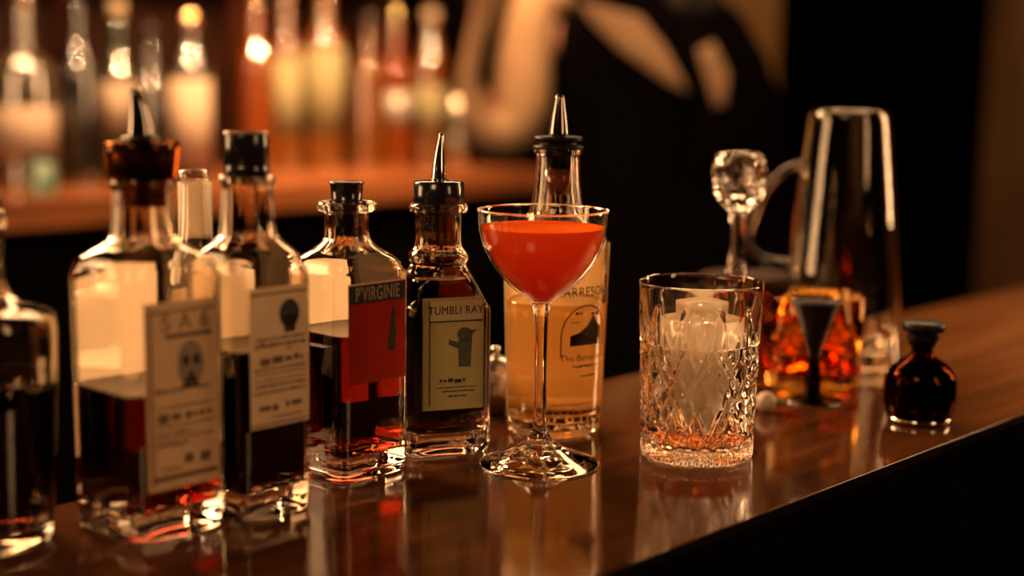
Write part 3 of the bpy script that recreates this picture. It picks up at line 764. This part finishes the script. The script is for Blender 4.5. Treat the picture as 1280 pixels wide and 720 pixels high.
bbottle(240, 224, 25, 88, 56, 11, 15, M_b_dark, L_cream, C_gold, 'dark bottle with a tall narrow white label', (.12, .92))
bbottle(322, 214, 20, 78, 50, 8, -10, M_b_orange, None, C_gold, 'orange bottle at the left of the amber row')
bbottle(359, 212, 20, 66, 42, 8, -20, M_b_amber, L_olive, C_cream, 'amber bottle with a tall olive label and cream cap', (.30, .95))
bbottle(407, 212, 24, 52, 32, 10, -20, M_b_amber, L_olive, C_gold, 'widest amber bottle with olive-grey label', (.28, .95))
bbottle(461, 211, 20, 88, 66, 7, 18, M_b_amber, None, C_dark, 'amber bottle with dark cap left of the silver-labelled one')
bbottle(495, 209, 20, 88, 70, 8, 10, M_b_orange, L_silver, C_gold, 'orange bottle with a round silver label', (.45, .78))
bbottle(538, 208, 20, 82, 48, 9, 12, M_b_amber, L_olive, C_cream, 'amber bottle with pale neck at the right end of the row', (.35, .8))
# glass and metal pourer by the sleeve
c = on(571, 206, CT); c.z += .0006; s = pxm(c); Z = lambda y: zrow(c, y)
k = root('steel_jigger', c, 0, 'double-ended steel jigger at the right end of the back bar counter', 'jigger')
lathe('cup', [(0, 0), (0, 15*s), (Z(170), 8*s), (Z(163), 6*s), (Z(158), 7*s), (Z(122), 12*s), (Z(121), 10*s), (Z(155), 0)], principled('brushed_jigger', (.75, .68, .55), .3, .9), k, 32)

# ---------------------------------------------------------------- room
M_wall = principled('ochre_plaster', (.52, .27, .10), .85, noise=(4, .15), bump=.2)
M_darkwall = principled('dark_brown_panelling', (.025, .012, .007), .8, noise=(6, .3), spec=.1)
M_floor = wood('dark_floor_boards', (.02, .010, .006), (.05, .025, .012), .45, .3)
def st_(o): return setp(o, kind='structure')
st_(box('floor', (-4, -2.5, -.05), (4.2, 5.2, 0), M_floor))
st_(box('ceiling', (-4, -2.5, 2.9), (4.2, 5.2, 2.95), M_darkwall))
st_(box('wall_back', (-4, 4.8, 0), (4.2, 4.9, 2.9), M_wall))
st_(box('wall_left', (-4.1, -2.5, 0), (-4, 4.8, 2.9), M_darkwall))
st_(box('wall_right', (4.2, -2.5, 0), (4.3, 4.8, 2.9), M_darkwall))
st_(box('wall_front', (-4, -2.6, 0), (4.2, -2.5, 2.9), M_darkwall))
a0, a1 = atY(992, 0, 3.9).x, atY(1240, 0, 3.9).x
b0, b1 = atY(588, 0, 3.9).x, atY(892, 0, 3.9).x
st_(box('dark_backdrop', (b0, 3.9, 0), (b1, 4.1, 2.9), principled('backdrop_black', (.006, .004, .003), .9, spec=0.)))  # added dark board that keeps the backdrop behind the person black
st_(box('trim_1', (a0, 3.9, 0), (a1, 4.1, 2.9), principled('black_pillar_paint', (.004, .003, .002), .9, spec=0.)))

# ---------------------------------------------------------------- bartender
PY = 2.75
def P(px, py, dy=0.):
    v = atY(px, py, PY+dy); return v
def skin(name, verts, edges, radii, mat, parent, rootv=0, sub=2):
    me = bpy.data.meshes.new(name); me.from_pydata([tuple(v) for v in verts], edges, [])
    o = bpy.data.objects.new(name, me); COL.objects.link(o)
    md = o.modifiers.new('s', 'SKIN'); me.skin_vertices or None
    sv = me.skin_vertices[0].data
    for i, r in enumerate(radii):
        sv[i].radius = (r, r) if not isinstance(r, tuple) else r
        sv[i].use_root = (i == rootv)
    md.use_smooth_shade = True
    sb = o.modifiers.new('u', 'SUBSURF'); sb.levels = sub
    bpy.context.view_layer.update()
    dg = bpy.context.evaluated_depsgraph_get()
    m2 = bpy.data.meshes.new_from_object(o.evaluated_get(dg))
    bpy.data.objects.remove(o)
    m2.materials.clear(); m2.materials.append(mat)
    return link(name, m2, None, parent)
M_skin = principled('skin', (.45, .20, .12), .5)
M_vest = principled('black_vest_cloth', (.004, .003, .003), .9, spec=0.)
M_shirt = principled('pale_shirt_cotton', (.36, .22, .12), .85, noise=(14, .1))
M_hair = principled('dark_hair', (.015, .010, .008), .6)
CX = P(838, 100).x
per = root('person', Vector((CX, PY, 0)), 0, 'person in black vest and pale collar, one pale sleeve raised, behind the bar', 'person')
def L(v): return Vector(v)-Vector((CX, PY, 0))
sh_r, el_r, wr_r = L(P(712, 28)), L(P(624, 166, -.05)), L(P(610, -40, -.16))
sh_l, el_l, wr_l = L(P(915, 80)), L(P(955, 290, .04)), L(P(975, 480, -.02))
zc_ = lambda y: zrow(Vector((CX, PY, 0)), y)
hipz, chestz, neckz, headz = .98, zc_(125), zc_(18), zc_(-75)
V = [(0, 0, hipz), (0, 0, hipz+.15), (.0, 0, chestz-.02), (.005, 0, zc_(45)), (.015, -.01, neckz), (.02, -.02, zc_(-20)), (.025, -.03, headz-.02), (.025, -.02, headz+.05)]
Rr = [(.16, .11), (.14, .10), (.150, .105), (.10, .07), (.055, .055), (.060, .065), (.078, .092), (.070, .085)]
E = [(i, i+1) for i in range(7)]
V += [sh_r, el_r, wr_r]; Rr += [.030, .026, .022]; E += [(3, 8), (9, 14), (14, 10), (8, 15), (15, 9)]
V += [sh_l, el_l, wr_l]; Rr += [.045, .034, .028]; E += [(3, 11), (11, 12), (12, 13)]
V += [L(P(588, 100, -.10)), L(P(655, 95, -.03))]; Rr += [.014, .024]
for sx in (-1, 1):
    k0 = len(V)
    V += [(sx*.10, 0, hipz-.08), (sx*.11, -.01, .50), (sx*.11, .02, .09), (sx*.12, -.13, .035)]
    Rr += [.095, .062, .042, .032]; E += [(0, k0), (k0, k0+1), (k0+1, k0+2), (k0+2, k0+3)]
# hands: palm and five fingers each
def hand(wi, d, side, curl):
    w = Vector(V[wi]); d = Vector(d).normalized(); side = Vector(side).normalized(); nrm = d.cross(side).normalized()
    k0 = len(V); V.append(w+d*.055); Rr.append((.030, .016)); E.append((wi, k0))
    for f, (o_, ln) in enumerate(((-.027, .065), (-.009, .076), (.009, .072), (.026, .058))):
        k1 = len(V)
        V.extend([w+d*.092+side*o_, w+d*(.092+ln*.5)+side*o_+nrm*curl*.3, w+d*(.092+ln*.75)+side*o_+nrm*curl])
        Rr.extend([.009, .008, .007]); E.extend([(k0, k1), (k1, k1+1), (k1+1, k1+2)])
    k1 = len(V)
    V.extend([w+d*.045-side*.040+nrm*.006, w+d*.075-side*.052+nrm*.02]); Rr.extend([.010, .008]); E.extend([(k0, k1), (k1, k1+1)])
hand(10, (.1, 0, 1), (.3, -1, 0), .03)
hand(13, (0, -.15, -1), (0, -1, 0), .02)
skin('body', V, E, Rr, M_skin, per)
# vest
bm = bmesh.new(); rings = []
for y, cx, hw, hd in ((560, 838, 118, .125), (450, 838, 112, .12), (330, 836, 116, .125), (220, 834, 124, .135), (130, 832, 130, .14), (80, 826, 130, .135), (45, 818, 124, .125), (20, 815, 112, .11), (0, 815, 90, .095), (-14, 818, 60, .08), (-22, 820, 42, .065)):
    cc = L(P(cx, y)); rings.append([bm.verts.new((cc.x+hw*.00155*math.cos(2*PI*i/32), cc.y+hd*math.sin(2*PI*i/32), cc.z)) for i in range(32)])
loft(bm, rings)
frombm('vest', bm, M_vest, per)
skin('shaded_sleeve', [L(P(905, 48)), L(P(925, 90)), L(P(945, 180, .02)), L(P(955, 290, .04)), L(P(962, 390, .0)), L(P(972, 470, -.02))], [(i, i+1) for i in range(5)], [.060, .068, .062, .056, .048, .042], M_vest, per)  # sleeve on the shadow side, its shade given as black cloth
# trousers
for sx in (-1, 1):
    skin('trouser_leg', [(sx*.09, 0, hipz), (sx*.11, -.01, .50), (sx*.11, .02, .07)], [(0, 1), (1, 2)], [.125, .085, .062], M_vest, per)
    skin('shoe', [(sx*.115, .05, .045), (sx*.12, -.06, .045), (sx*.125, -.17, .035)], [(0, 1), (1, 2)], [.045, .045, .035], M_hair, per)
# raised sleeve
skin('shirt_sleeve', [L(P(712, 14, .02)), L(P(676, -8, .0)), L(P(655, 40, -.02)), L(P(655, 105, -.03)), L(P(648, 152, -.04)), L(P(620, 172, -.06)), L(P(594, 148, -.08)), L(P(584, 105, -.10)), L(P(596, 52, -.12)), L(P(615, 5, -.14)), L(P(608, -40, -.16))],
     [(i, i+1) for i in range(10)], [.060, .060, .056, .060, .066, .060, .034, .020, .022, .034, .038], M_shirt, per, 2)
# shirt front and collar leaves, thick cloth panels laid on the chest
def panel(name, pts, dy, th, mat):
    bm = bmesh.new()
    f = [bm.verts.new(L(P(x, y, dy+q))) for x, y, q in pts]; r2 = [bm.verts.new(L(P(x, y, dy+q+th))) for x, y, q in pts]
    bm.faces.new(f); bm.faces.new(list(reversed(r2)))
    for i in range(len(pts)):
        j2 = (i+1) % len(pts); bm.faces.new((f[i], r2[i], r2[j2], f[j2]))
    bmesh.ops.triangulate(bm, faces=bm.faces); bmesh.ops.subdivide_edges(bm, edges=bm.edges, cuts=2, use_grid_fill=True)
    return frombm(name, bm, mat, per)
panel('shirt_front', [(720, 0, .03), (800, 20, .0), (832, 60, -.01), (862, 116, -.02), (835, 104, -.02), (775, 62, .0), (742, 30, .02)], -.175, .02, M_shirt)
panel('shirt_collar', [(872, 62, .0), (892, 52, .0), (911, 92, .0), (906, 132, 0), (893, 134, 0)], -.185, .02, M_shirt)
panel('necktie', [(850, 40, .0), (886, 40, .0), (884, 80, 0), (898, 200, 0), (880, 240, .01), (866, 200, 0), (866, 90, 0)], -.182, .012, M_vest)
# hair, beard, face
hc = Vector((.025, -.02, headz+.03))
def blob(name, cen, r3, mat, cutf=None, parent=per, seg=24):
    bm = bmesh.new(); bmesh.ops.create_uvsphere(bm, u_segments=seg, v_segments=seg//2, radius=1)
    for v in bm.verts: v.co = Vector((v.co.x*r3[0], v.co.y*r3[1], v.co.z*r3[2]))+Vector(cen)
    if cutf:
        bmesh.ops.delete(bm, geom=[v for v in bm.verts if cutf(v.co-Vector(cen))], context='VERTS')
    return frombm(name, bm, mat, parent)
blob('hair', hc+Vector((0, .015, .03)), (.094, .108, .10), M_hair, lambda q: q.y < -.05 and q.z < .03)
blob('beard', hc+Vector((0, -.035, -.095)), (.062, .062, .045), M_hair)
blob('nose', hc+Vector((0, -.115, -.02)), (.012, .020, .022), M_skin)
blob('mouth', hc+Vector((0, -.100, -.065)), (.024, .008, .006), principled('lips', (.35, .10, .07), .5))
for sx in (-1, 1):
    blob('eye', hc+Vector((sx*.03, -.098, .005)), (.010, .008, .006), principled('eye_white', (.6, .5, .42), .3))
    blob('ear', hc+Vector((sx*.085, .0, -.01)), (.010, .02, .030), M_skin)

# ---------------------------------------------------------------- lights
def look(o, tgt):
    d = Vector(tgt)-o.location; o.rotation_euler = d.to_track_quat('-Z', 'Y').to_euler()
def area(name, loc, tgt, sx, sy, w, col=(1, .62, .32), spread=PI):
    l = bpy.data.lights.new(name, 'AREA'); l.shape = 'RECTANGLE'; l.size = sx; l.size_y = sy; l.energy = w; l.color = col; l.spread = spread
    o = bpy.data.objects.new(name, l); COL.objects.link(o); o.location = loc; look(o, tgt); return o
def spot(name, loc, tgt, w, ang, blend=.6, rad=.04, col=(1, .6, .3)):
    l = bpy.data.lights.new(name, 'SPOT'); l.energy = w; l.spot_size = math.radians(ang); l.spot_blend = blend; l.shadow_soft_size = rad; l.color = col
    o = bpy.data.objects.new(name, l); COL.objects.link(o); o.location = loc; look(o, tgt); return o
def point(name, loc, w, rad=.03, col=(1, .6, .3)):
    l = bpy.data.lights.new(name, 'POINT'); l.energy = w; l.shadow_soft_size = rad; l.color = col
    o = bpy.data.objects.new(name, l); COL.objects.link(o); o.location = loc; return o
WARM = (1, .55, .26)
area('back_left_lamp', (-.95, 1.75, 1.80), (-.12, .85, 1.15), .35, .35, 26, WARM)
area('overhead_fill_strip', (0, 2.3, 2.33), (0, .9, 1.1), 2.4, .30, 42, WARM)  # unseen strip added to brighten the glassware from behind
area('left_side_fill', (-1.5, .95, 1.45), (-.1, .9, 1.15), .5, .7, 12, WARM)  # added panel that puts highlights into the bottle necks
area('front_left_lamp', (-.7, -.6, 2.3), (0, .9, 1.1), .5, .5, 10, WARM)
area('front_right_fill', (1.3, -.1, 1.8), (.1, .9, 1.1), .25, .8, 5.0, WARM)  # added upright panel for reflections in the glass
area('side_fill_strip', (1.6, 1.7, 1.6), (.2, 1.0, 1.15), .2, .9, 14, WARM)  # tall strip added for streak highlights on the jug
spot('bar_spot', (1.0, 1.9, 2.5), (.68, 1.30, 1.05), 380, 32, .9, .05, (1, .72, .46))
for x_, y_, w_ in ((-.22, 2.35, 34), (.02, 2.50, 30), (-.48, 2.10, 26)):
    spot('back_bar_glint_spot', (x_, y_, 1.95), (x_-.22, y_+.55, 1.15), w_*2.4, 62, .7, .022, (1, .55, .25))  # row of spots added for highlight discs on the shelf bottles
spot('back_bar_spot_left', (-.5, 1.5, 2.3), (-.75, 2.4, 1.12), 42, 60, .7, .03, (1, .60, .32))
spot('wall_spot', (.85, 4.1, 2.7), (.85, 4.8, 1.6), 75, 60, .8, .05, (1, .58, .26))
spot('bartender_spot', (-.4, 1.7, 2.2), (.05, 2.7, 1.35), 16, 34, .8, .05, WARM)
spot('rocks_glass_fill_spot', (.02, .45, 2.3), tuple(on(870, 567)+Vector((0, 0, .07))), 60, 7, .5, .03, WARM)  # added beam through the open rim to brighten the ice
spot('wall_spot_right', (1.9, 4.2, 2.5), (2.0, 4.8, 1.4), 12, 50, .8, .05, (1, .58, .30))
w = bpy.data.worlds.new('dim_room'); bpy.context.scene.world = w; w.use_nodes = True
w.node_tree.nodes['Background'].inputs[0].default_value = (.30, .14, .06, 1); w.node_tree.nodes['Background'].inputs[1].default_value = .015

# ---------------------------------------------------------------- camera
cd = bpy.data.cameras.new('camera'); cam = bpy.data.objects.new('camera', cd); COL.objects.link(cam)
cam.location = (0, 0, CAMZ); cam.rotation_euler = CAMROT.to_euler()
cd.lens = 50; cd.sensor_width = 36; cd.clip_start = .02
cd.dof.use_dof = True; cd.dof.focus_distance = .89; cd.dof.aperture_fstop = 2.4; cd.dof.aperture_blades = 0
sc = bpy.context.scene
sc.camera = cam
sc.view_settings.view_transform = 'Standard'; sc.view_settings.look = 'None'; sc.view_settings.gamma = 1
sc.view_settings.exposure = 0.0
sc.view_settings.use_curve_mapping = False
cy = sc.cycles
cy.max_bounces = 24; cy.transmission_bounces = 24; cy.glossy_bounces = 8; cy.diffuse_bounces = 3; cy.transparent_max_bounces = 24
cy.caustics_reflective = True; cy.caustics_refractive = True; cy.blur_glossy = .3
cy.sample_clamp_indirect = 40
cy.use_denoising = True
